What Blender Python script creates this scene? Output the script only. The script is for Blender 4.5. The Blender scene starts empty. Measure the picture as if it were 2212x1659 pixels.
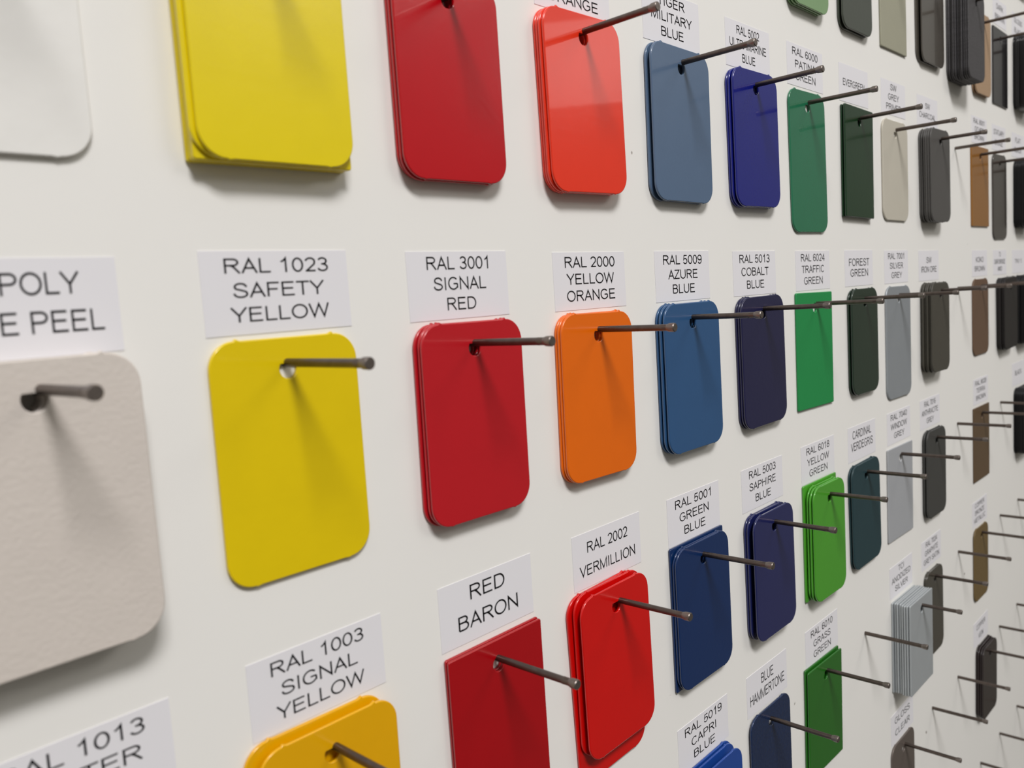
import bpy, bmesh, math, random
from mathutils import Matrix, Vector

# ------------------------------------------------------------------ camera, light, exposure
SC = bpy.context.scene
COL = SC.collection
W = 0.051                 # width of one colour sample plate in metres; the wall is laid out in plate widths
Z0 = 1.45                 # height of the layout's zero line above the floor

cam_data = bpy.data.cameras.new('camera')
cam = bpy.data.objects.new('camera', cam_data)
COL.objects.link(cam)
cam.matrix_world = Matrix(((0.681288, 0.1194876, -0.7221976, 0.0),
                           (-0.7290948, 0.0227196, -0.6840355, -4.46535 * W),
                           (-0.0653257, 0.9925757, 0.1025964, Z0),
                           (0, 0, 0, 1)))
cam_data.sensor_width = 36.0
cam_data.lens = 29.70026
cam_data.clip_start = 0.005
cam_data.clip_end = 50
cam_data.dof.use_dof = True
cam_data.dof.focus_distance = 0.42
cam_data.dof.aperture_fstop = 15.0
SC.camera = cam

world = bpy.data.worlds.new('room_light')
SC.world = world
world.use_nodes = True
nt = world.node_tree
bg = nt.nodes['Background']
tc = nt.nodes.new('ShaderNodeTexCoord')
sep = nt.nodes.new('ShaderNodeSeparateXYZ')
ramp = nt.nodes.new('ShaderNodeValToRGB')
mp = nt.nodes.new('ShaderNodeMapRange')
mp.inputs['From Min'].default_value = -1
mp.inputs['From Max'].default_value = 1
nt.links.new(tc.outputs['Generated'], sep.inputs[0])
nt.links.new(sep.outputs['Z'], mp.inputs['Value'])
nt.links.new(mp.outputs['Result'], ramp.inputs['Fac'])
nt.links.new(ramp.outputs['Color'], bg.inputs['Color'])
cr = ramp.color_ramp                      # a dim room: darker floor, mid walls, pale ceiling
cr.elements[0].position = 0.20; cr.elements[0].color = (0.16, 0.145, 0.12, 1)
cr.elements[1].position = 0.90; cr.elements[1].color = (0.85, 0.84, 0.82, 1)
e = cr.elements.new(0.50); e.color = (0.29, 0.275, 0.235, 1)
e = cr.elements.new(0.66); e.color = (0.55, 0.54, 0.51, 1)
bg.inputs['Strength'].default_value = 0.62


def area_lamp(name, loc, target, sx, sy, power, colour):
    d = bpy.data.lights.new(name, 'AREA')
    d.shape = 'RECTANGLE'; d.size = sx; d.size_y = sy
    d.energy = power; d.color = colour
    o = bpy.data.objects.new(name, d)
    COL.objects.link(o)
    o.location = loc
    o.rotation_euler = (Vector(target) - Vector(loc)).to_track_quat('-Z', 'Y').to_euler()
    return o


area_lamp('ceiling_or_added_lamp', (-0.50, -1.95, 3.75), (0.45, 0.0, 1.45), 0.95, 0.55, 106, (1.0, 0.985, 0.98))
area_lamp('ceiling_or_added_lamp', (1.9, -2.2, 3.0), (0.9, 0.0, 1.4), 1.2, 0.6, 17, (1.0, 0.955, 0.88))  # added warm fill light that brightens the right of the wall
reflection_panel = area_lamp('ceiling_or_added_lamp', (4.55, -3.35, 2.90), (4.55, -3.35, 0.0), 2.1, 0.75, 9, (1.0, 0.97, 0.93))  # unseen panel, added and shaped for the bright reflection on the orange-red front plate
reflection_panel.rotation_euler = (0, 0, math.radians(-38))

SC.view_settings.view_transform = 'Standard'
SC.view_settings.look = 'None'
SC.view_settings.gamma = 1
SC.view_settings.use_curve_mapping = False
SC.view_settings.exposure = -0.36

RND = random.Random(7)


# ------------------------------------------------------------------ materials
def lin(c):
    c /= 255.0
    return c / 12.92 if c <= 0.04045 else ((c + 0.055) / 1.055) ** 2.4


def principled(name, rgb, rough=0.3, metal=0.0, coat=0.0, spec=0.5):
    m = bpy.data.materials.new(name)
    m.use_nodes = True
    b = m.node_tree.nodes['Principled BSDF']
    b.inputs['Base Color'].default_value = (*[lin(v) for v in rgb], 1)
    b.inputs['Roughness'].default_value = rough
    b.inputs['Metallic'].default_value = metal
    b.inputs['Coat Weight'].default_value = coat
    b.inputs['Coat Roughness'].default_value = 0.08
    b.inputs['Specular IOR Level'].default_value = spec
    return m, b


def add_bump(m, b, scale, strength, distance, detail=3.0):
    n = m.node_tree
    t = n.nodes.new('ShaderNodeTexCoord')
    z = n.nodes.new('ShaderNodeTexNoise')
    z.inputs['Scale'].default_value = scale
    z.inputs['Detail'].default_value = detail
    k = n.nodes.new('ShaderNodeBump')
    k.inputs['Strength'].default_value = strength
    k.inputs['Distance'].default_value = distance
    n.links.new(t.outputs['Object'], z.inputs['Vector'])
    n.links.new(z.outputs['Fac'], k.inputs['Height'])
    n.links.new(k.outputs['Normal'], b.inputs['Normal'])
    return z


def mottle(m, b, rgb, scale, amount, detail=4.0):
    """a slight unevenness of the coat's own colour"""
    n = m.node_tree
    t = n.nodes.new('ShaderNodeTexCoord')
    z = n.nodes.new('ShaderNodeTexNoise')
    z.inputs['Scale'].default_value = scale
    z.inputs['Detail'].default_value = detail
    x = n.nodes.new('ShaderNodeMix')
    x.data_type = 'RGBA'
    c = [lin(v) for v in rgb]
    x.inputs['A'].default_value = (*[v * (1 - amount) for v in c], 1)
    x.inputs['B'].default_value = (*[min(1, v * (1 + amount)) for v in c], 1)
    n.links.new(t.outputs['Object'], z.inputs['Vector'])
    n.links.new(z.outputs['Fac'], x.inputs['Factor'])
    n.links.new(x.outputs['Result'], b.inputs['Base Color'])


def paint(name, rgb, kind='gloss'):
    if kind == 'gloss':
        m, b = principled(name, rgb, 0.28, 0, 0.45)
        add_bump(m, b, 420, 0.10, 0.0004)
    elif kind == 'mirror':
        m, b = principled(name, rgb, 0.20, 0, 0.6)
        b.inputs['Coat Roughness'].default_value = 0.03
        add_bump(m, b, 420, 0.12, 0.0003)
    elif kind == 'satin':
        m, b = principled(name, rgb, 0.42, 0, 0.0)
        add_bump(m, b, 520, 0.12, 0.0004)
    elif kind == 'orange_peel':
        m, b = principled(name, rgb, 0.45, 0, 0.1)
        add_bump(m, b, 700, 0.22, 0.0006, 2.0)
    elif kind == 'hammer':
        m, b = principled(name, rgb, 0.30, 0.25, 0.5)
        add_bump(m, b, 500, 0.35, 0.0008, 1.0)
    elif kind == 'metallic':
        m, b = principled(name, rgb, 0.42, 0.35, 0.1)
        add_bump(m, b, 600, 0.1, 0.0003)
    else:
        m, b = principled(name, rgb, 0.5)
        add_bump(m, b, 900, 0.6, 0.0006)
    if kind == 'hammer':
        mottle(m, b, rgb, 700, 0.25, 2.0)
    elif kind == 'coarse':
        mottle(m, b, rgb, 900, 0.85, 3.0)
    else:
        mottle(m, b, rgb, 60, 0.05)
    return m


# wall: white painted board with a few tiny specks of dirt
wall_mat, wb = principled('white_wall_paint', (238, 236, 232), 0.62, spec=0.3)
add_bump(wall_mat, wb, 160, 0.04, 0.0006)
n = wall_mat.node_tree
t = n.nodes.new('ShaderNodeTexCoord')
z = n.nodes.new('ShaderNodeTexNoise'); z.inputs['Scale'].default_value = 95; z.inputs['Detail'].default_value = 1
r = n.nodes.new('ShaderNodeValToRGB')
r.color_ramp.elements[0].position = 0.795; r.color_ramp.elements[0].color = (lin(238), lin(236), lin(232), 1)
r.color_ramp.elements[1].position = 0.81; r.color_ramp.elements[1].color = (lin(150), lin(142), lin(135), 1)
n.links.new(t.outputs['Object'], z.inputs['Vector'])
n.links.new(z.outputs['Fac'], r.inputs['Fac'])
n.links.new(r.outputs['Color'], wb.inputs['Base Color'])

paper_mat, pb = principled('label_paper', (230, 228, 232), 0.7)
ink_mat, ib = principled('black_ink', (12, 10, 13), 0.9, spec=0.15)

steel_mat, sb = principled('dark_steel', (98, 88, 82), 0.36, 0.9)
add_bump(steel_mat, sb, 1500, 0.25, 0.0002)
mottle(steel_mat, sb, (98, 88, 82), 300, 0.35)
steel_tip, tb = principled('cut_steel', (128, 119, 113), 0.4, 0.85)
add_bump(steel_tip, tb, 1200, 0.3, 0.0002)


# ------------------------------------------------------------------ helpers
def link(name, me, parent=None):
    o = bpy.data.objects.new(name, me)
    COL.objects.link(o)
    if parent is not None:
        o.parent = parent
    return o


def tag(o, label, cat, group=None, kind=None):
    o['label'] = label
    if cat: o['category'] = cat
    if group: o['group'] = group
    if kind: o['kind'] = kind
    n_words = len(label.replace('-', ' ').split())
    if len(label.split()) > 16 or len(label.split()) < 4:
        print('LABEL LENGTH', len(label.split()), label)
    return o


def at(u, v, d=0.0):
    return Vector((u * W, -d * W, Z0 + v * W))


def smooth(me, angle=0.7):
    for p in me.polygons:
        p.use_smooth = True
    me.set_sharp_from_angle(angle=angle)


HOLE_R = 0.058
HOLE_DROP = 0.190          # hole centre below the plate's top edge
THICK = 0.027
MESHES = {}


def plate_outline(w, h, square, nubs):
    """(x, z, outward normal) round the hole centre, counter-clockwise seen from the front"""
    x0, x1, z1, z0 = -w / 2, w / 2, HOLE_DROP, HOLE_DROP - h
    r = 0.018 if square else 0.165
    ns = 3 if square else 9
    corners = ((x1 - r, z1 - r, 0), (x0 + r, z1 - r, 90), (x0 + r, z0 + r, 180), (x1 - r, z0 + r, 270))
    out = []
    for i, (cx, cz, a0) in enumerate(corners):
        for k in range(ns + 1):
            a = math.radians(a0 + 90 * k / ns)
            out.append((cx + r * math.cos(a), cz + r * math.sin(a), math.cos(a), math.sin(a)))
        p = out[-1]
        qx, qz, qa = corners[(i + 1) % 4]
        q = (qx + r * math.cos(math.radians(qa)), qz + r * math.sin(math.radians(qa)))
        L = math.hypot(q[0] - p[0], q[1] - p[1])
        dx, dz = (q[0] - p[0]) / L, (q[1] - p[1]) / L
        nx, nz = p[2], p[3]
        if nubs and abs(dx) > 0.5:                 # break-off nubs sit where the arcs end
            bump = ((0.002, 0), (0.008, 0.011), (0.016, 0.010), (0.038, 0))
            size = 1.0 if nz > 0 else 0.45
            for t, up in bump + tuple((L - t, up) for t, up in reversed(bump)):
                up *= size
                out.append((p[0] + dx * t + nx * up, p[1] + dz * t + nz * up, nx, nz))
        else:
            for k in range(1, 8):
                out.append((p[0] + dx * L * k / 8, p[1] + dz * L * k / 8, nx, nz))
    return out


def plate_mesh(w, h, square, nubs=True):
    key = (round(w, 3), round(h, 3), square, nubs)
    if key in MESHES:
        return MESHES[key].copy()
    full = plate_outline(w, h, square, nubs and not square)
    o = [(q[0], q[1]) for q in full]
    nrm = [(q[2], q[3]) for q in full]
    n = len(o)
    hole = []
    for x, z in o:
        a = math.atan2(z, x)
        hole.append((HOLE_R * math.cos(a), HOLE_R * math.sin(a)))
    b = 0.008
    rings = []       # closed loop of profiles from the hole's back, over the back, round the edge, over the front, into the hole

    def ring(pts, y, inset=0.0, grow=0.0):
        out = []
        for i, (x, z) in enumerate(pts):
            if inset:
                x -= nrm[i][0] * inset; z -= nrm[i][1] * inset
            if grow:
                k = (HOLE_R + grow) / HOLE_R
                x *= k; z *= k
            out.append((x * W, -y * W, z * W))
        return out
    T = THICK
    rings = [ring(hole, 0.0), ring(o, 0.0, b), ring(o, b), ring(o, T - b), ring(o, T - 0.3 * b, 0.3 * b), ring(o, T, b),
             ring(hole, T, 0, 0.006), ring(hole, T - 0.006)]
    verts, faces = [], []
    for rg in rings:
        verts += rg
    R = len(rings)
    for k in range(R):
        for i in range(n):
            j = (i + 1) % n
            a, c = k * n, ((k + 1) % R) * n
            faces.append((a + i, a + j, c + j, c + i))
    me = bpy.data.meshes.new('sample_plate')
    me.from_pydata(verts, [], faces)
    bm = bmesh.new(); bm.from_mesh(me)
    bmesh.ops.recalc_face_normals(bm, faces=bm.faces)
    bm.to_mesh(me); bm.free()
    for q in me.polygons:
        q.use_smooth = abs(q.normal.y) < 0.98
    MESHES[key] = me
    return me.copy()


# ------------------------------------------------------------------ lettering: a plain grotesque drawn as strokes, cap height 1
def arc(cx, cz, rx, rz, a0, a1, k=10):
    return [(cx + rx * math.cos(math.radians(a0 + (a1 - a0) * i / k)), cz + rz * math.sin(math.radians(a0 + (a1 - a0) * i / k))) for i in range(k + 1)]


S = 0.056   # half a stroke
GLYPH = {
    'A': (.93, [[(.06, 0), (.465, 1 - S), (.87, 0)], [(.22, .34), (.71, .34)]]),
    'B': (.93, [[(.14, S), (.14, 1 - S), (.50, 1 - S)] + arc(.50, .745, .25, .20, 90, -90)[1:] + [(.14, .545)],
                [(.14, .545), (.53, .545)] + arc(.53, .30, .28, .245, 90, -90)[1:] + [(.14, S)]]),
    'C': (1.0, [arc(.53, .5, .40, .46, 40, 320, 22)]),
    'D': (1.0, [[(.14, S), (.14, 1 - S), (.46, 1 - S)] + arc(.46, .5, .42, .445, 90, -90, 16)[1:] + [(.14, S)]]),
    'E': (.93, [[(.82, 1 - S), (.15, 1 - S), (.15, S), (.84, S)], [(.15, .53), (.77, .53)]]),
    'F': (.85, [[(.79, 1 - S), (.15, 1 - S), (.15, 0)], [(.15, .51), (.70, .51)]]),
    'G': (1.08, [arc(.55, .5, .43, .46, 42, 318, 22) + [(.93, .20), (.93, .48)], [(.57, .48), (.93, .48)]]),
    'H': (1.0, [[(.14, 0), (.14, 1)], [(.86, 0), (.86, 1)], [(.14, .53), (.86, .53)]]),
    'I': (.39, [[(.195, 0), (.195, 1)]]),
    'J': (.70, [[(.55, 1), (.55, .28)] + arc(.32, .28, .23, .24, 0, -180)[1:]]),
    'K': (.93, [[(.15, 0), (.15, 1)], [(.84, 1), (.15, .36)], [(.36, .56), (.88, 0)]]),
    'L': (.78, [[(.14, 1), (.14, S), (.73, S)]]),
    'M': (1.16, [[(.14, 0), (.14, 1 - S), (.58, .06), (1.02, 1 - S), (1.02, 0)]]),
    'N': (1.0, [[(.14, 0), (.14, 1 - S), (.86, S), (.86, 1)]]),
    'O': (1.08, [arc(.54, .5, .44, .46, 0, 360, 28)]),
    'P': (.93, [[(.15, 0), (.15, 1 - S), (.54, 1 - S)] + arc(.54, .715, .28, .23, 90, -90)[1:] + [(.15, .485)]]),
    'Q': (1.08, [arc(.54, .5, .44, .46, 0, 360, 28), [(.62, .26), (.98, -.04)]]),
    'R': (1.0, [[(.15, 0), (.15, 1 - S), (.58, 1 - S)] + arc(.58, .735, .26, .21, 90, -90)[1:] + [(.15, .525)],
                [(.46, .525), (.60, .42), (.92, 0)]]),
    'S': (.93, [[(.80, .72)] + arc(.47, .74, .31, .215, 20, 200, 10) + [(.22, .60), (.47, .52), (.74, .42)] + arc(.47, .265, .35, .22, 25, -150, 12) + [(.10, .30)]]),
    'T': (.85, [[(.03, 1 - S), (.82, 1 - S)], [(.425, 1 - S), (.425, 0)]]),
    'U': (1.0, [[(.14, 1), (.14, .36)] + arc(.50, .36, .36, .32, 180, 360, 14)[1:] + [(.86, 1)]]),
    'V': (.93, [[(.05, 1), (.465, S), (.88, 1)]]),
    'W': (1.32, [[(.06, 1), (.35, S), (.66, .94), (.97, S), (1.26, 1)]]),
    'X': (.93, [[(.06, 0), (.87, 1)], [(.08, 1), (.87, 0)]]),
    'Y': (.93, [[(.05, 1), (.465, .44), (.88, 1)], [(.465, .44), (.465, 0)]]),
    'Z': (.85, [[(.07, 1 - S), (.76, 1 - S), (.06, S), (.80, S)]]),
    '0': (.78, [arc(.39, .5, .29, .455, 0, 360, 24)]),
    '1': (.78, [[(.18, .72), (.34, .82), (.46, .97), (.46, 0)]]),
    '2': (.78, [arc(.385, .71, .28, .245, 170, 0, 10) + [(.62, .52), (.36, .27), (.14, S)], [(.08, S), (.70, S)]]),
    '3': (.78, [arc(.375, .74, .25, .215, 160, -75, 12), arc(.375, .285, .29, .24, 75, -165, 14), [(.30, .53), (.46, .52)]]),
    '4': (.78, [[(.54, 0), (.54, .93), (.07, .29), (.73, .29)]]),
    '5': (.78, [[(.65, 1 - S), (.21, 1 - S), (.13, .48)] + arc(.37, .33, .29, .28, 140, -160, 14)]),
    '6': (.78, [arc(.40, .31, .28, .265, 0, 360, 18), [(.12, .34), (.13, .60)] + arc(.41, .66, .28, .295, 170, 25, 8)]),
    '7': (.78, [[(.08, 1 - S), (.69, 1 - S), (.44, .52), (.30, 0)]]),
    '8': (.78, [arc(.39, .745, .235, .21, 0, 360, 18), arc(.39, .28, .285, .24, 0, 360, 18)]),
    '9': (.78, [arc(.38, .69, .28, .265, 0, 360, 18), [(.66, .66), (.65, .40)] + arc(.37, .34, .28, .295, -10, -155, 8)]),
    ' ': (.39, []),
}


def stroke_faces(path, hw, verts, faces):
    n = len(path)
    closed = math.hypot(path[0][0] - path[-1][0], path[0][1] - path[-1][1]) < 1e-6
    if closed:
        path = path[:-1]; n -= 1
    base = len(verts)
    for i in range(n):
        p = path[i]
        prv = path[i - 1] if (i > 0 or closed) else None
        nxt = path[(i + 1) % n] if (i < n - 1 or closed) else None
        ds = []
        for a, c in ((prv, p), (p, nxt)):
            if a is not None and c is not None:
                L = math.hypot(c[0] - a[0], c[1] - a[1]) or 1
                ds.append(((c[0] - a[0]) / L, (c[1] - a[1]) / L))
        if len(ds) == 2:
            nx, nz = -(ds[0][1] + ds[1][1]), ds[0][0] + ds[1][0]
            L = math.hypot(nx, nz) or 1
            nx, nz = nx / L, nz / L
            k = 1 / max(0.35, nx * -ds[0][1] + nz * ds[0][0])
        else:
            nx, nz = -ds[0][1], ds[0][0]; k = 1
        verts.append((p[0] + nx * hw * k, p[1] + nz * hw * k))
        verts.append((p[0] - nx * hw * k, p[1] - nz * hw * k))
    for i in range(n if closed else n - 1):
        j = (i + 1) % n
        faces.append((base + 2 * i, base + 2 * i + 1, base + 2 * j + 1, base + 2 * j))


def text_width(s):
    return sum(GLYPH[c][0] for c in s)


def lettering_mesh(lines, cap, pitch, stretch, shifts, top_base):
    """lines centred on x = 0 (plus a shift each); first baseline at top_base; all in plate widths"""
    V, F = [], []
    for k, s in enumerate(lines):
        w = text_width(s) * cap * stretch
        x = -w / 2 + shifts[k]
        zb = top_base - pitch * k
        for c in s:
            adv, paths = GLYPH[c]
            vv, ff = [], []
            for p in paths:
                stroke_faces(p, S, vv, ff)
            b = len(V)
            V += [((x + vx * cap * stretch) * W, 0.0, (zb + vz * cap) * W) for vx, vz in vv]
            F += [tuple(b + i for i in f) for f in ff]
            x += adv * cap * stretch
    me = bpy.data.meshes.new('lettering')
    me.from_pydata(V, [], F)
    bm = bmesh.new(); bm.from_mesh(me)
    bm.normal_update()
    for f in bm.faces:
        if f.normal.y > 0:
            f.normal_flip()
    bm.to_mesh(me); bm.free()
    me.materials.append(ink_mat)
    return me


CARD_W, CARD_H, CARD_T = 0.99, 0.48, 0.003


def box_mesh(name, x0, x1, y0, y1, z0, z1):
    me = bpy.data.meshes.new(name)
    v = [(x, y, z) for x in (x0, x1) for y in (y0, y1) for z in (z0, z1)]
    f = [(0, 1, 3, 2), (4, 6, 7, 5), (0, 4, 5, 1), (2, 3, 7, 6), (0, 2, 6, 4), (1, 5, 7, 3)]
    me.from_pydata(v, [], f)
    bm = bmesh.new(); bm.from_mesh(me)
    bmesh.ops.recalc_face_normals(bm, faces=bm.faces)
    bm.to_mesh(me); bm.free()
    return me


card_me = box_mesh('paper', -CARD_W / 2 * W, CARD_W / 2 * W, -CARD_T * W, 0, -CARD_H * W, 0)
card_me.materials.append(paper_mat)


def card(u, v_top, lines, width, label, tilt=0.0, shifts=None, pitch=None, cap=None, first=None):
    o = link('name_card', None)
    o.empty_display_size = 0.01
    link('paper', card_me, o)
    o.location = at(u, v_top, 0.0005)
    o.rotation_euler = (0, -math.radians(tilt), 0)
    tag(o, label, 'name card', 'paper name cards stuck to the white wall')
    n = len(lines)
    cap = cap or (0.087 if n == 3 else 0.098)
    pitch = pitch or (0.140 if n == 3 else 0.195)
    first = first or (0.127 if n == 3 else 0.18 if n == 2 else 0.27)
    stretch = width / (max(text_width(s) for s in lines) * cap)
    t = link('lettering', lettering_mesh(lines, cap, pitch, stretch, shifts or [0] * n, -first), o)
    t.location = (0, -(CARD_T + 0.0016) * W, 0)
    return o


# ------------------------------------------------------------------ nails
NAIL_L, NAIL_R = 0.838, 0.0265


def lathe(name, profile, k=16):
    verts, faces = [], []
    for y, r in profile:
        for i in range(k):
            a = 2 * math.pi * i / k
            verts.append((r * math.cos(a) * W, -y * W, r * math.sin(a) * W))
    for j in range(len(profile) - 1):
        for i in range(k):
            i2 = (i + 1) % k
            faces.append((j * k + i, j * k + i2, (j + 1) * k + i2, (j + 1) * k + i))
    faces.append(tuple(range(k)))
    faces.append(tuple((len(profile) - 1) * k + i for i in range(k)))
    me = bpy.data.meshes.new(name)
    me.from_pydata(verts, [], faces)
    bm = bmesh.new(); bm.from_mesh(me)
    bmesh.ops.recalc_face_normals(bm, faces=bm.faces)
    bm.to_mesh(me); bm.free()
    smooth(me, 0.6)
    return me


H0 = NAIL_L - 0.075
shaft_me = lathe('shaft', [(0.0, NAIL_R), (0.3, NAIL_R), (H0 - 0.06, NAIL_R), (H0 - 0.055, NAIL_R + 0.0015), (H0 - 0.03, NAIL_R + 0.0005), (H0, NAIL_R + 0.001)])
shaft_me.materials.append(steel_mat)
head_me = lathe('nail_head', [(H0, NAIL_R + 0.001), (H0 + 0.022, 0.0345), (H0 + 0.050, 0.036), (H0 + 0.069, 0.0355), (H0 + 0.075, 0.031)])
head_me.materials.append(steel_tip)
nail0 = link('nail', None)
nail0.empty_display_size = 0.01
shaft0 = link('shaft', shaft_me, nail0)
head0 = link('nail_head', head_me, nail0)
first_nail = [True]


def nail(u, v, label, yaw=0.0, pitch=0.0, length=1.0):
    if first_nail[0]:
        o = nail0; first_nail[0] = False
    else:
        o = nail0.copy(); COL.objects.link(o)
        for part in (shaft0, head0):
            c = part.copy(); COL.objects.link(c); c.parent = o
    o.location = at(u, v, 0.0)
    o.rotation_euler = (math.radians(pitch), 0, math.radians(yaw))
    tag(o, label, 'nail', 'steel nails driven into the white wall')
    return o


ORD = ['front', 'second', 'third', 'fourth', 'fifth', 'sixth', 'seventh', 'eighth', 'ninth', 'tenth', 'eleventh']


def stack(uc, vt, tilt, w, h, depth, n, colour, where, mat, square=(), offs=None, tweaks=None, lean=0.0):
    """n sample plates on one nail; the front one's face stands depth off the wall. square: indices (0 = at the wall) with sharp corners.
    tweaks: {index: (du, dv, dtilt, dw, dh)} for plates that hang out of line."""
    if isinstance(square, str):
        square = tuple(range(n))
    tweaks = tweaks or {}
    out = []
    for k in range(n):
        if offs:
            d = offs[k] - THICK
        else:
            d = (0.002 if n == 1 else 0.002 + (depth - THICK - 0.002) * k / (n - 1))
        if n == 1:
            d = max(0.002, depth - THICK)
        front = k == n - 1
        du, dv, dt, dw, dh = tweaks.get(k, (0, 0, 0, 0, 0))
        if not front and k not in tweaks:
            k2 = 2.2 if n >= 5 else 1.0
            du, dv, dt = k2 * RND.uniform(-0.008, 0.008), RND.uniform(-0.006, 0.006), RND.uniform(-0.35, 0.35)
        sq = k in square
        me = plate_mesh(w + dw, h + dh, sq)
        me.materials.append(mat)
        o = link('sample_plate', me)
        a = math.radians(tilt + dt)
        # the hole centre below the top edge's middle
        o.location = at(uc + du + HOLE_DROP * math.sin(a), vt + dv - HOLE_DROP * math.cos(a), d)
        o.rotation_euler = (math.radians(lean) if front else 0, -a, 0)
        shape = ''
        if square and len(square) < n:
            shape = 'square-cornered ' if sq else 'round-cornered '
        if n == 1:
            label = 'single %s sample plate %s' % (colour, where)
        elif front:
            label = 'front %s sample plate of the stack %s' % (colour, where)
        elif k == 0:
            label = 'rearmost %s %ssample plate of the stack %s' % (colour, shape, where)
        else:
            label = '%s %s %ssample plate from the front %s' % (ORD[n - 1 - k], colour, shape, where)
        tag(o, label, 'colour sample', 'sample plates %s' % where)
        out.append(o)
    return out


# ------------------------------------------------------------------ the wall
wall = link('wall_back', box_mesh('wall_back', -1.6, 3.2, 0.0, 0.12, 0.0, 2.75))
wall.data.materials.append(wall_mat)
wall['kind'] = 'structure'
wall['label'] = 'plain white painted wall carrying nails and plates'

# ------------------------------------------------------------------ sample plates, row by row (positions in plate widths)
P = paint
# the cut-off top row
stack(20.60, 6.90, 0, 1, 1.433, 0.09, 2, 'brown', 'cut off at the very top right corner', P('brown_paint', (150, 128, 108)))
stack(10.19, 4.590, 0.3, 1, 1.433, 0.10, 3, 'pale green', 'cut off above the PATINA GREEN card', P('pale_green_paint', (126, 160, 112)))
stack(11.68, 4.588, 0.3, 1, 1.433, 0.08, 2, 'dark olive grey', 'cut off above the EVERGREEN card', P('dark_olive_paint', (62, 68, 58)))
stack(13.17, 4.596, 0.3, 1.04, 1.433, 0.03, 1, 'greenish grey square-cornered', 'cut off above the GREY PRIMER card', P('green_grey_paint', (160, 158, 138), 'satin'), 'all')
stack(14.76, 4.63, 0.4, 1.08, 1.433, 0.085, 2, 'taupe grey', 'cut off above the CHARCOAL card', P('taupe_paint', (80, 75, 68), 'mirror'), (), None, {0: (-0.12, 0.0, 0, -.08, 0)})
stack(16.16, 4.535, 0.2, 0.95, 1.433, 0.345, 11, 'charcoal', 'cut off above the bare top nail', P('charcoal_coarse_paint', (66, 64, 66), 'coarse'))
stack(17.62, 4.52, 0.2, 1, 1.433, 0.08, 2, 'tan', 'cut off above the OCHRE BROWN card', P('tan_paint', (172, 142, 112), 'satin'))
stack(19.02, 4.500, -0.2, 1.06, 1.433, 0.03, 1, 'black-brown square-cornered', 'in the top row at the far right', P('black_brown_paint', (20, 15, 20), 'mirror'), 'all')
stack(20.55, 4.58, 0, 1, 1.44, 0.25, 8, 'black', 'in the top row at the right edge', P('black_paint', (7, 7, 10)))
# row ending in ULTRAMARINE BLUE, PATINA GREEN ...
stack(1.27, 2.25, 0, 1.0, 1.433, 0.03, 1, 'white', 'hanging above the POLY ORANGE PEEL card', P('white_paint', (236, 234, 230), 'satin'))
stack(2.766, 2.280, 0, 1.015, 1.433, 0.155, 6, 'bright yellow', 'hanging above the SAFETY YELLOW card', P('bright_yellow_paint', (232, 208, 0)), (0, 1, 2, 3), None,
      {0: (0, 0.012, 0, .02, .02), 1: (.0, 0.010, 0, .01, .015), 2: (0.0, .006, 0.2, .02, .01), 3: (.0, 0.012, 0, .02, .015), 4: (-0.03, 0.008, 0, 0, 0)})
stack(4.215, 2.250, 0.1, 0.985, 1.42, 0.10, 3, 'deep red', 'hanging above the SIGNAL RED card', P('deep_red_paint', (186, 0, 18), 'mirror'), (), (0.03, 0.06, 0.10))
stack(5.700, 2.244, 0.74, 1, 1.433, 0.12, 4, 'orange-red', 'hanging above the YELLOW ORANGE card', P('orange_red_paint', (234, 52, 24), 'mirror'))
stack(7.246, 2.236, -0.59, 1.02, 1.44, 0.085, 2, 'slate blue', 'under the MILITARY BLUE card', P('slate_blue_paint', (84, 106, 134)), (), (0.03, 0.085), {0: (-0.005, 0.0, -0.3, 0, 0)})
stack(8.710, 2.228, 0.42, 1, 1.433, 0.10, 3, 'ultramarine blue', 'under the ULTRAMARINE BLUE card', P('ultramarine_paint', (12, 22, 120), 'mirror'), (), (0.03, 0.06, 0.10))
stack(10.157, 2.213, 0.59, 1, 1.670, 0.03, 1, 'long patina green', 'under the PATINA GREEN card', P('patina_green_paint', (30, 112, 78), 'mirror'))
stack(11.68, 2.190, -1.0, 0.97, 1.44, 0.07, 2, 'dark evergreen square-cornered', 'under the EVERGREEN card', P('evergreen_paint', (0, 48, 16), 'gloss'), 'all')
stack(13.150, 2.175, -0.3, 1.03, 1.433, 0.03, 1, 'pale grey', 'under the GREY PRIMER card', P('grey_primer_paint', (196, 190, 176), 'satin'))
stack(14.690, 2.175, 0.6, 0.955, 1.433, 0.19, 6, 'charcoal grey', 'under the CHARCOAL card', P('charcoal_paint', (80, 78, 76), 'satin'), (), (0.03, 0.06, 0.10, 0.13, 0.16, 0.19))
stack(17.560, 2.169, 0.2, 1.10, 1.445, 0.03, 1, 'ochre brown square-cornered', 'under the OCHRE BROWN card', P('ochre_paint', (150, 98, 30), 'gloss'), 'all')
stack(18.915, 2.127, 0.6, 1.0, 1.63, 0.03, 1, 'long bronze brown', 'under the STATUARY BRONZE card', P('bronze_brown_paint', (62, 55, 50), 'mirror'))
stack(20.56, 2.11, 0, 1, 1.37, 0.22, 7, 'black', 'under the FLAT BLACK card at the right edge', P('flat_black_paint', (8, 8, 12), 'satin'))
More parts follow.
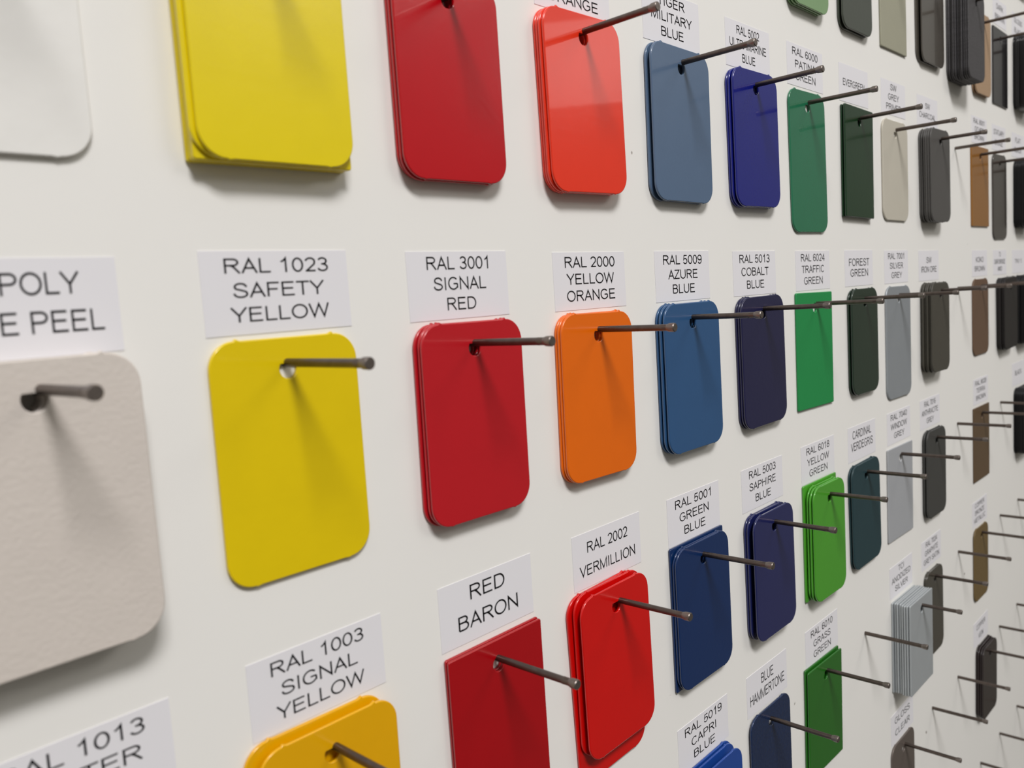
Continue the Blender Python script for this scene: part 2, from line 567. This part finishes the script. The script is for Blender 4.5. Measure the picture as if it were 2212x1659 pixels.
# row of SAFETY YELLOW, SIGNAL RED ...
stack(1.305, -0.140, 0, 0.99, 1.452, 0.20, 4, 'pale grey textured', 'under the POLY ORANGE PEEL card', P('orange_peel_paint', (212, 203, 195), 'orange_peel'))
stack(2.753, -0.150, -0.31, 1.005, 1.436, 0.03, 1, 'bright yellow', 'under the SAFETY YELLOW card', P('safety_yellow_paint', (228, 198, 0)))
stack(4.250, -0.158, -0.49, 1.005, 1.430, 0.10, 3, 'crimson red', 'under the SIGNAL RED card', P('signal_red_paint', (186, 20, 32)))
stack(5.738, -0.180, -1.0, 0.978, 1.410, 0.085, 3, 'yellow orange', 'under the YELLOW ORANGE card', P('yellow_orange_paint', (232, 106, 0)))
stack(7.215, -0.170, 0, 1.005, 1.437, 0.11, 3, 'azure blue', 'under the AZURE BLUE card', P('azure_paint', (44, 84, 128)))
stack(8.725, -0.173, 0.5, 1, 1.433, 0.09, 3, 'dark cobalt blue', 'under the COBALT BLUE card', P('cobalt_paint', (26, 26, 66)))
stack(10.215, -0.190, -0.9, 1.035, 1.423, 0.03, 1, 'traffic green square-cornered', 'under the TRAFFIC GREEN card', P('traffic_green_paint', (28, 138, 72), 'satin'), 'all')
stack(11.725, -0.200, -0.2, 0.92, 1.43, 0.075, 2, 'dark forest green', 'under the FOREST GREEN card', P('forest_green_paint', (24, 46, 32)), (), (0.032, 0.075))
stack(13.165, -0.219, -0.5, 1.02, 1.661, 0.03, 1, 'long silver grey', 'under the SILVER GREY card', P('silver_grey_paint', (160, 165, 170), 'metallic'))
stack(14.630, -0.222, -0.8, 0.885, 1.420, 0.185, 6, 'iron grey', 'under the IRON ORE card', P('iron_ore_paint', (70, 67, 59), 'satin'))
stack(17.530, -0.240, 0, 1.01, 1.405, 0.03, 1, 'warm brown', 'under the KOKO BROWN card', P('koko_brown_paint', (104, 80, 62), 'satin'))
stack(19.150, -0.265, 1.5, 1.01, 1.41, 0.16, 5, 'blackish bronze', 'under the DARK BRONZE card', P('dark_bronze_paint', (30, 26, 26), 'satin'))
stack(20.62, -0.255, 0, 1, 1.433, 0.20, 6, 'black', 'beside the dark bronze stack at the right edge', P('soft_black_paint', (7, 7, 11), 'satin'))
# row of RED BARON, VERMILLION ...
stack(2.780, -2.568, -0.6, 1.03, 1.433, 0.09, 2, 'golden yellow', 'under the SIGNAL YELLOW card', P('golden_yellow_paint', (228, 168, 0)), (), (0.030, 0.09), {0: (-0.055, 0.042, -0.4, 0, 0)})
stack(4.304, -2.564, 0.1, 1, 1.50, 0.062, 2, 'dark red square-cornered', 'under the RED BARON card', P('red_baron_paint', (166, 0, 14)), 'all')
stack(5.715, -2.548, 0.9, 0.98, 1.445, 0.13, 3, 'vermillion red', 'under the VERMILLION card', P('vermillion_paint', (206, 8, 6)), (), (0.030, 0.065, 0.13),
      {0: (-0.06, 0.015, 1.0, 0, 0.24), 1: (-0.01, 0.02, -0.4, 0, 0)})
stack(7.256, -2.550, 0.2, 1.01, 1.44, 0.09, 3, 'navy blue', 'under the GREEN BLUE card', P('green_blue_paint', (8, 42, 90)), (0,), None, {0: (0, 0.02, 0, 0, 0.02)})
stack(8.715, -2.570, 0.4, 0.96, 1.433, 0.14, 3, 'dark sapphire blue', 'under the SAPHIRE BLUE card', P('saphire_paint', (28, 34, 86), 'mirror'), (), (0.03, 0.062, 0.14))
stack(10.225, -2.575, -0.4, 0.94, 1.45, 0.145, 4, 'grass-bright yellow green', 'under the YELLOW GREEN card', P('yellow_green_paint', (74, 158, 40)), (0,), None, {0: (0, 0.03, 0, .04, 0.02)})
stack(11.640, -2.580, 1.0, 1.0, 1.445, 0.07, 2, 'dark teal', 'under the CARDINAL VERDEGRIS card', P('verdegris_paint', (34, 60, 66), 'satin'))
stack(13.130, -2.616, -0.9, 1.055, 1.400, 0.02, 1, 'window grey square-cornered', 'under the WINDOW GREY card', P('window_grey_paint', (168, 170, 174), 'satin'), 'all')
stack(14.640, -2.598, -0.6, 0.95, 1.435, 0.09, 2, 'anthracite grey', 'under the ANTHRACITE GREY card', P('anthracite_paint', (64, 64, 62), 'satin'), (), (0.045, 0.09))
stack(17.525, -2.622, -0.5, 1.03, 1.398, 0.02, 1, 'terra brown square-cornered', 'under the TERRA BROWN card', P('terra_brown_paint', (96, 76, 54), 'satin'), 'all')
stack(20.50, -2.615, 0, 1, 1.40, 0.20, 6, 'black', 'under the BLACK card at the right edge', P('jet_black_paint', (10, 10, 14), 'satin'))
# lower rows
stack(7.285, -4.93, 0.3, 1.0, 1.433, 0.14, 3, 'capri blue', 'under the CAPRI BLUE card', P('capri_blue_paint', (26, 70, 150)), (), (0.03, 0.065, 0.14), {0: (-0.02, 0.055, 0, 0, 0), 1: (-0.025, 0.04, 0.2, 0, 0)})
stack(8.665, -4.890, 0.2, 0.975, 1.433, 0.045, 1, 'dark blue hammered', 'under the BLUE HAMMERTONE card', P('hammertone_paint', (26, 46, 84), 'hammer'))
stack(10.150, -4.898, -1.6, 1.02, 1.40, 0.065, 2, 'grass green square-cornered', 'under the GRASS GREEN card', P('grass_green_paint', (32, 104, 24)), 'all', None, {0: (-0.01, 0.03, 0.2, 0, 0)})
stack(13.180, -4.955, -0.5, 1.01, 1.405, 0.28, 8, 'silver grey square-cornered', 'under the ANODIZED SILVER card', P('anodized_silver_paint', (184, 189, 192), 'metallic'), 'all')
stack(14.570, -4.945, 0.2, 0.85, 1.44, 0.05, 2, 'graphite grey', 'behind the thick silver stack', P('graphite_paint', (66, 62, 54), 'mirror'), (), (0.025, 0.052))
stack(17.410, -4.916, -0.4, 0.93, 1.405, 0.035, 1, 'olive bronze', 'under the METALLIC BRONZE card', P('olive_bronze_paint', (110, 90, 54), 'satin'))
stack(17.570, -7.285, -1.4, 0.99, 1.40, 0.13, 4, 'blackish brown', 'below the olive bronze plate', P('copper_vein_paint', (40, 30, 30), 'gloss'), (), None, {0: (-.02, 0.04, 0, 0, 0), 1: (-.02, 0.03, 0, 0, 0)})
stack(13.020, -7.210, 0, 0.985, 1.433, 0.03, 1, 'grey-brown clear-coated metal', 'under the GLOSS CLEAR card', P('gloss_clear_coat', (112, 102, 96), 'metallic'))

# ------------------------------------------------------------------ nails that carry plates
for u, v, what in [
    (20.45, 6.70, 'the brown plates at the top right corner'),
    (10.22, 4.44, 'the pale green plates above the PATINA GREEN card'), (11.72, 4.44, 'the dark olive plates above the EVERGREEN card'),
    (13.20, 4.44, 'the greenish grey plate above the GREY PRIMER card'), (14.75, 4.47, 'the taupe plates above the CHARCOAL card'),
    (16.15, 4.385, 'the thick charcoal stack at the top'), (17.67, 4.37, 'the tan plates above the OCHRE BROWN card'),
    (19.08, 4.345, 'the black-brown plate in the top row'), (20.55, 4.42, 'the black stack in the top row'),
    (1.27, 2.09, 'the white plate above the POLY ORANGE PEEL card'), (2.766, 2.12, 'the yellow stack above the SAFETY YELLOW card'), (4.225, 2.09, 'the deep red plates above the SIGNAL RED card'),
    (5.712, 2.105, 'the orange-red plates'), (7.270, 2.103, 'the slate blue plates'), (8.718, 2.083, 'the ultramarine blue plates'),
    (10.190, 2.086, 'the patina green plate'), (11.73, 2.060, 'the evergreen plates'), (13.18, 2.050, 'the pale grey primer plate'),
    (14.74, 2.035, 'the charcoal grey plates under the CHARCOAL card'), (17.60, 2.03, 'the ochre brown plate'), (18.96, 1.99, 'the long bronze brown plate'), (20.52, 1.97, 'the black plates under the FLAT BLACK card'),
    (1.335, -0.285, 'the pale textured plates'), (2.748, -0.303, 'the bright yellow plate under the SAFETY YELLOW card'), (4.250, -0.312, 'the crimson red plates'),
    (5.745, -0.322, 'the yellow orange plates'), (7.213, -0.312, 'the azure blue plates'), (8.737, -0.313, 'the dark cobalt blue plates'),
    (10.259, -0.332, 'the traffic green plate'), (11.73, -0.338, 'the dark forest green plates'), (13.19, -0.352, 'the long silver grey plate'),
    (14.65, -0.350, 'the iron grey plates'), (17.55, -0.37, 'the warm brown plate'), (19.15, -0.38, 'the blackish bronze plates'), (20.60, -0.39, 'the black plates beside the bronze stack'),
    (2.800, -2.725, 'the golden yellow plates'), (4.300, -2.708, 'the dark red plates under the RED BARON card'), (5.770, -2.705, 'the vermillion red plates'),
    (7.257, -2.700, 'the navy blue plates'), (8.735, -2.715, 'the dark sapphire blue plates'), (10.250, -2.725, 'the yellow green plates'),
    (11.690, -2.730, 'the dark teal plates'), (13.164, -2.753, 'the window grey plate'), (14.66, -2.740, 'the anthracite grey plates'), (17.56, -2.755, 'the terra brown plate'), (20.45, -2.75, 'the black plates under the BLACK card'),
    (7.300, -5.07, 'the capri blue plates'), (8.655, -5.045, 'the blue hammered plate'), (10.200, -5.045, 'the grass green plates'),
    (13.20, -5.090, 'the thick silver stack'), (14.60, -5.075, 'the graphite plates behind the silver stack'), (17.44, -5.05, 'the olive bronze plate'),
    (17.55, -7.425, 'the blackish brown plates'), (13.08, -7.355, 'the clear-coated metal plate'),
]:
    nail(u, v, 'dark steel nail carrying ' + what, yaw=RND.uniform(-.6, .6), pitch=RND.uniform(-.4, .4))

# bare nails
for u, v, label in [
    (16.13, 2.029, 'bare nail beside the CHARCOAL plates, left of the ochre brown plate'),
    (16.205, -0.362, 'bare nail between the iron grey stack and the warm brown plate'),
    (16.085, -2.744, 'bare nail between the anthracite plates and the square terra brown plate'),
    (18.97, -2.758, 'bare nail just right of the terra brown plate'),
    (11.642, -5.062, 'bare nail crossing in front of the thick silver stack'),
    (16.054, -5.067, 'bare nail crossing in front of the olive bronze plate'),
    (18.885, -5.070, 'bare nail right of the METALLIC BRONZE card'),
    (20.324, -5.063, 'bare nail at the right edge below the lowest black stack'),
    (14.506, -7.365, 'bare nail right of the GLOSS CLEAR card'),
    (15.940, -7.372, 'bare nail crossing in front of the blackish brown plates'),
    (18.778, -7.384, 'bare nail right of the card above the blackish brown plates'),
    (20.207, -7.366, 'bare nail at the right edge, level with the blackish brown plates'),
    (17.336, -9.675, 'bare nail at the bottom edge below the blackish brown plates'),
    (18.743, -9.683, 'bare nail near the bottom right corner, second from the right edge'),
    (20.169, -9.677, 'bare nail at the right edge nearest the bottom corner'),
]:
    nail(u, v, label, yaw=RND.uniform(-.6, .6), pitch=RND.uniform(-.4, .4))

# ------------------------------------------------------------------ name cards
def C(u, v, lines, width, about, **k):
    words = ' '.join(x for x in lines if not x.startswith(('RAL', 'TIGER', 'SW', 'TCI')))
    card(u, v, lines, width, 'white paper card reading %s, above the %s' % (words, about), **k)


C(5.745, 2.745, ['RAL 2001', 'RED', 'ORANGE'], 0.70, 'orange-red plates')
C(7.245, 2.745, ['TIGER', 'MILITARY', 'BLUE'], 0.72, 'slate blue plates')
C(8.760, 2.735, ['RAL 5002', 'ULTRAMARINE', 'BLUE'], 0.83, 'ultramarine plates')
C(10.190, 2.735, ['RAL 6000', 'PATINA', 'GREEN'], 0.72, 'long green plate')
C(11.690, 2.725, ['EVERGREEN'], 0.75, 'dark green plates', cap=0.088)
C(13.170, 2.735, ['SW', 'GREY', 'PRIMER'], 0.62, 'pale grey plate')
C(14.690, 2.700, ['SW', 'CHARCOAL'], 0.80, 'charcoal plates', cap=0.085, pitch=0.15)
C(17.600, 2.700, ['RAL 8001', 'OCHRE', 'BROWN'], 0.74, 'ochre brown plate')
C(18.960, 2.680, ['STATUARY', 'BRONZE'], 0.76, 'long bronze brown plate')
C(20.450, 2.660, ['FLAT', 'BLACK'], 0.60, 'black stack')
C(19.080, 5.05, ['DARK', 'BROWN'], 0.70, 'black-brown plate')
C(20.500, 5.05, ['GLOSS', 'BLACK'], 0.65, 'topmost black stack')
C(1.320, 0.336, ['POLY', 'ORANGE PEEL'], 0.99, 'pale textured plates', cap=0.108, pitch=0.187, first=0.178, shifts=[0.128, -0.08])
C(2.761, 0.362, ['RAL 1023', 'SAFETY', 'YELLOW'], 0.717, 'bright yellow plate', cap=0.085)
C(4.240, 0.349, ['RAL 3001', 'SIGNAL', 'RED'], 0.645, 'crimson plates', cap=0.091, pitch=0.145)
C(5.776, 0.334, ['RAL 2000', 'YELLOW', 'ORANGE'], 0.705, 'orange plates', cap=0.089)
C(7.250, 0.334, ['RAL 5009', 'AZURE', 'BLUE'], 0.72, 'azure plates', cap=0.089)
C(8.735, 0.325, ['RAL 5013', 'COBALT', 'BLUE'], 0.72, 'cobalt plates', cap=0.089)
C(10.250, 0.320, ['RAL 6024', 'TRAFFIC', 'GREEN'], 0.70, 'square green plate', cap=0.089)
C(11.730, 0.320, ['FOREST', 'GREEN'], 0.73, 'forest green plates', cap=0.099, pitch=0.142, first=0.21)
C(13.170, 0.310, ['RAL 7001', 'SILVER', 'GREY'], 0.71, 'silver grey plate')
C(14.650, 0.300, ['SW', 'IRON ORE'], 0.78, 'iron grey stack', cap=0.094, pitch=0.147, first=0.20)
C(17.560, 0.290, ['KOKO', 'BROWN'], 0.68, 'warm brown plate', cap=0.094, pitch=0.165, first=0.22)
C(18.980, 0.285, ['T3', 'DARK BRONZE', 'ANOD'], 0.80, 'blackish bronze stack')
C(20.450, 0.280, ['TKI 1'], 0.60, 'black stack beside the bronze', cap=0.085)
C(1.345, -2.040, ['RAL 1013', 'OYSTER', 'WHITE'], 0.72, 'bottom left corner')
C(2.795, -2.038, ['RAL 1003', 'SIGNAL', 'YELLOW'], 0.70, 'golden plates', cap=0.087)
C(4.295, -2.034, ['RED', 'BARON'], 0.66, 'dark red plates', cap=0.112, pitch=0.208, first=0.170)
C(5.805, -2.048, ['RAL 2002', 'VERMILLION'], 0.82, 'vermillion plates', cap=0.094)
C(7.260, -2.05, ['RAL 5001', 'GREEN', 'BLUE'], 0.72, 'navy plates')
C(8.740, -2.055, ['RAL 5003', 'SAPHIRE', 'BLUE'], 0.66, 'sapphire plates')
C(10.240, -2.06, ['RAL 6018', 'YELLOW', 'GREEN'], 0.70, 'bright green plates')
C(11.690, -2.06, ['CARDINAL', 'VERDEGRIS'], 0.79, 'dark teal plates', cap=0.112, pitch=0.162, first=0.175)
C(13.150, -2.075, ['RAL 7040', 'WINDOW', 'GREY'], 0.71, 'square light grey plate')
C(14.600, -2.08, ['RAL 7016', 'ANTHRACITE', 'GREY'], 0.82, 'anthracite plates')
C(17.560, -2.09, ['RAL 8028', 'TERRA', 'BROWN'], 0.76, 'square terra plate')
C(20.400, -2.08, ['BLACK'], 0.55, 'lowest black stack', cap=0.10)
C(7.260, -4.395, ['RAL 5019', 'CAPRI', 'BLUE'], 0.75, 'capri plates')
C(8.680, -4.400, ['BLUE', 'HAMMERTONE'], 0.86, 'hammered plate', cap=0.118, pitch=0.178, first=0.185)
C(10.200, -4.395, ['RAL 6010', 'GRASS', 'GREEN'], 0.68, 'grass green plates')
C(13.130, -4.42, ['TCI', 'ANODIZED', 'SILVER'], 0.82, 'thick silver stack')
C(14.570, -4.40, ['RAL 7024', 'GRAPHITE', 'GREY SATIN'], 0.80, 'graphite plates')
C(17.420, -4.40, ['COPPER', 'BRONZE', 'METALLIC'], 0.74, 'olive bronze plate')
C(17.430, -6.74, ['COPPER', 'VEIN'], 0.60, 'blackish brown plates')
C(13.060, -6.72, ['GLOSS', 'CLEAR'], 0.68, 'clear-coated metal plate')
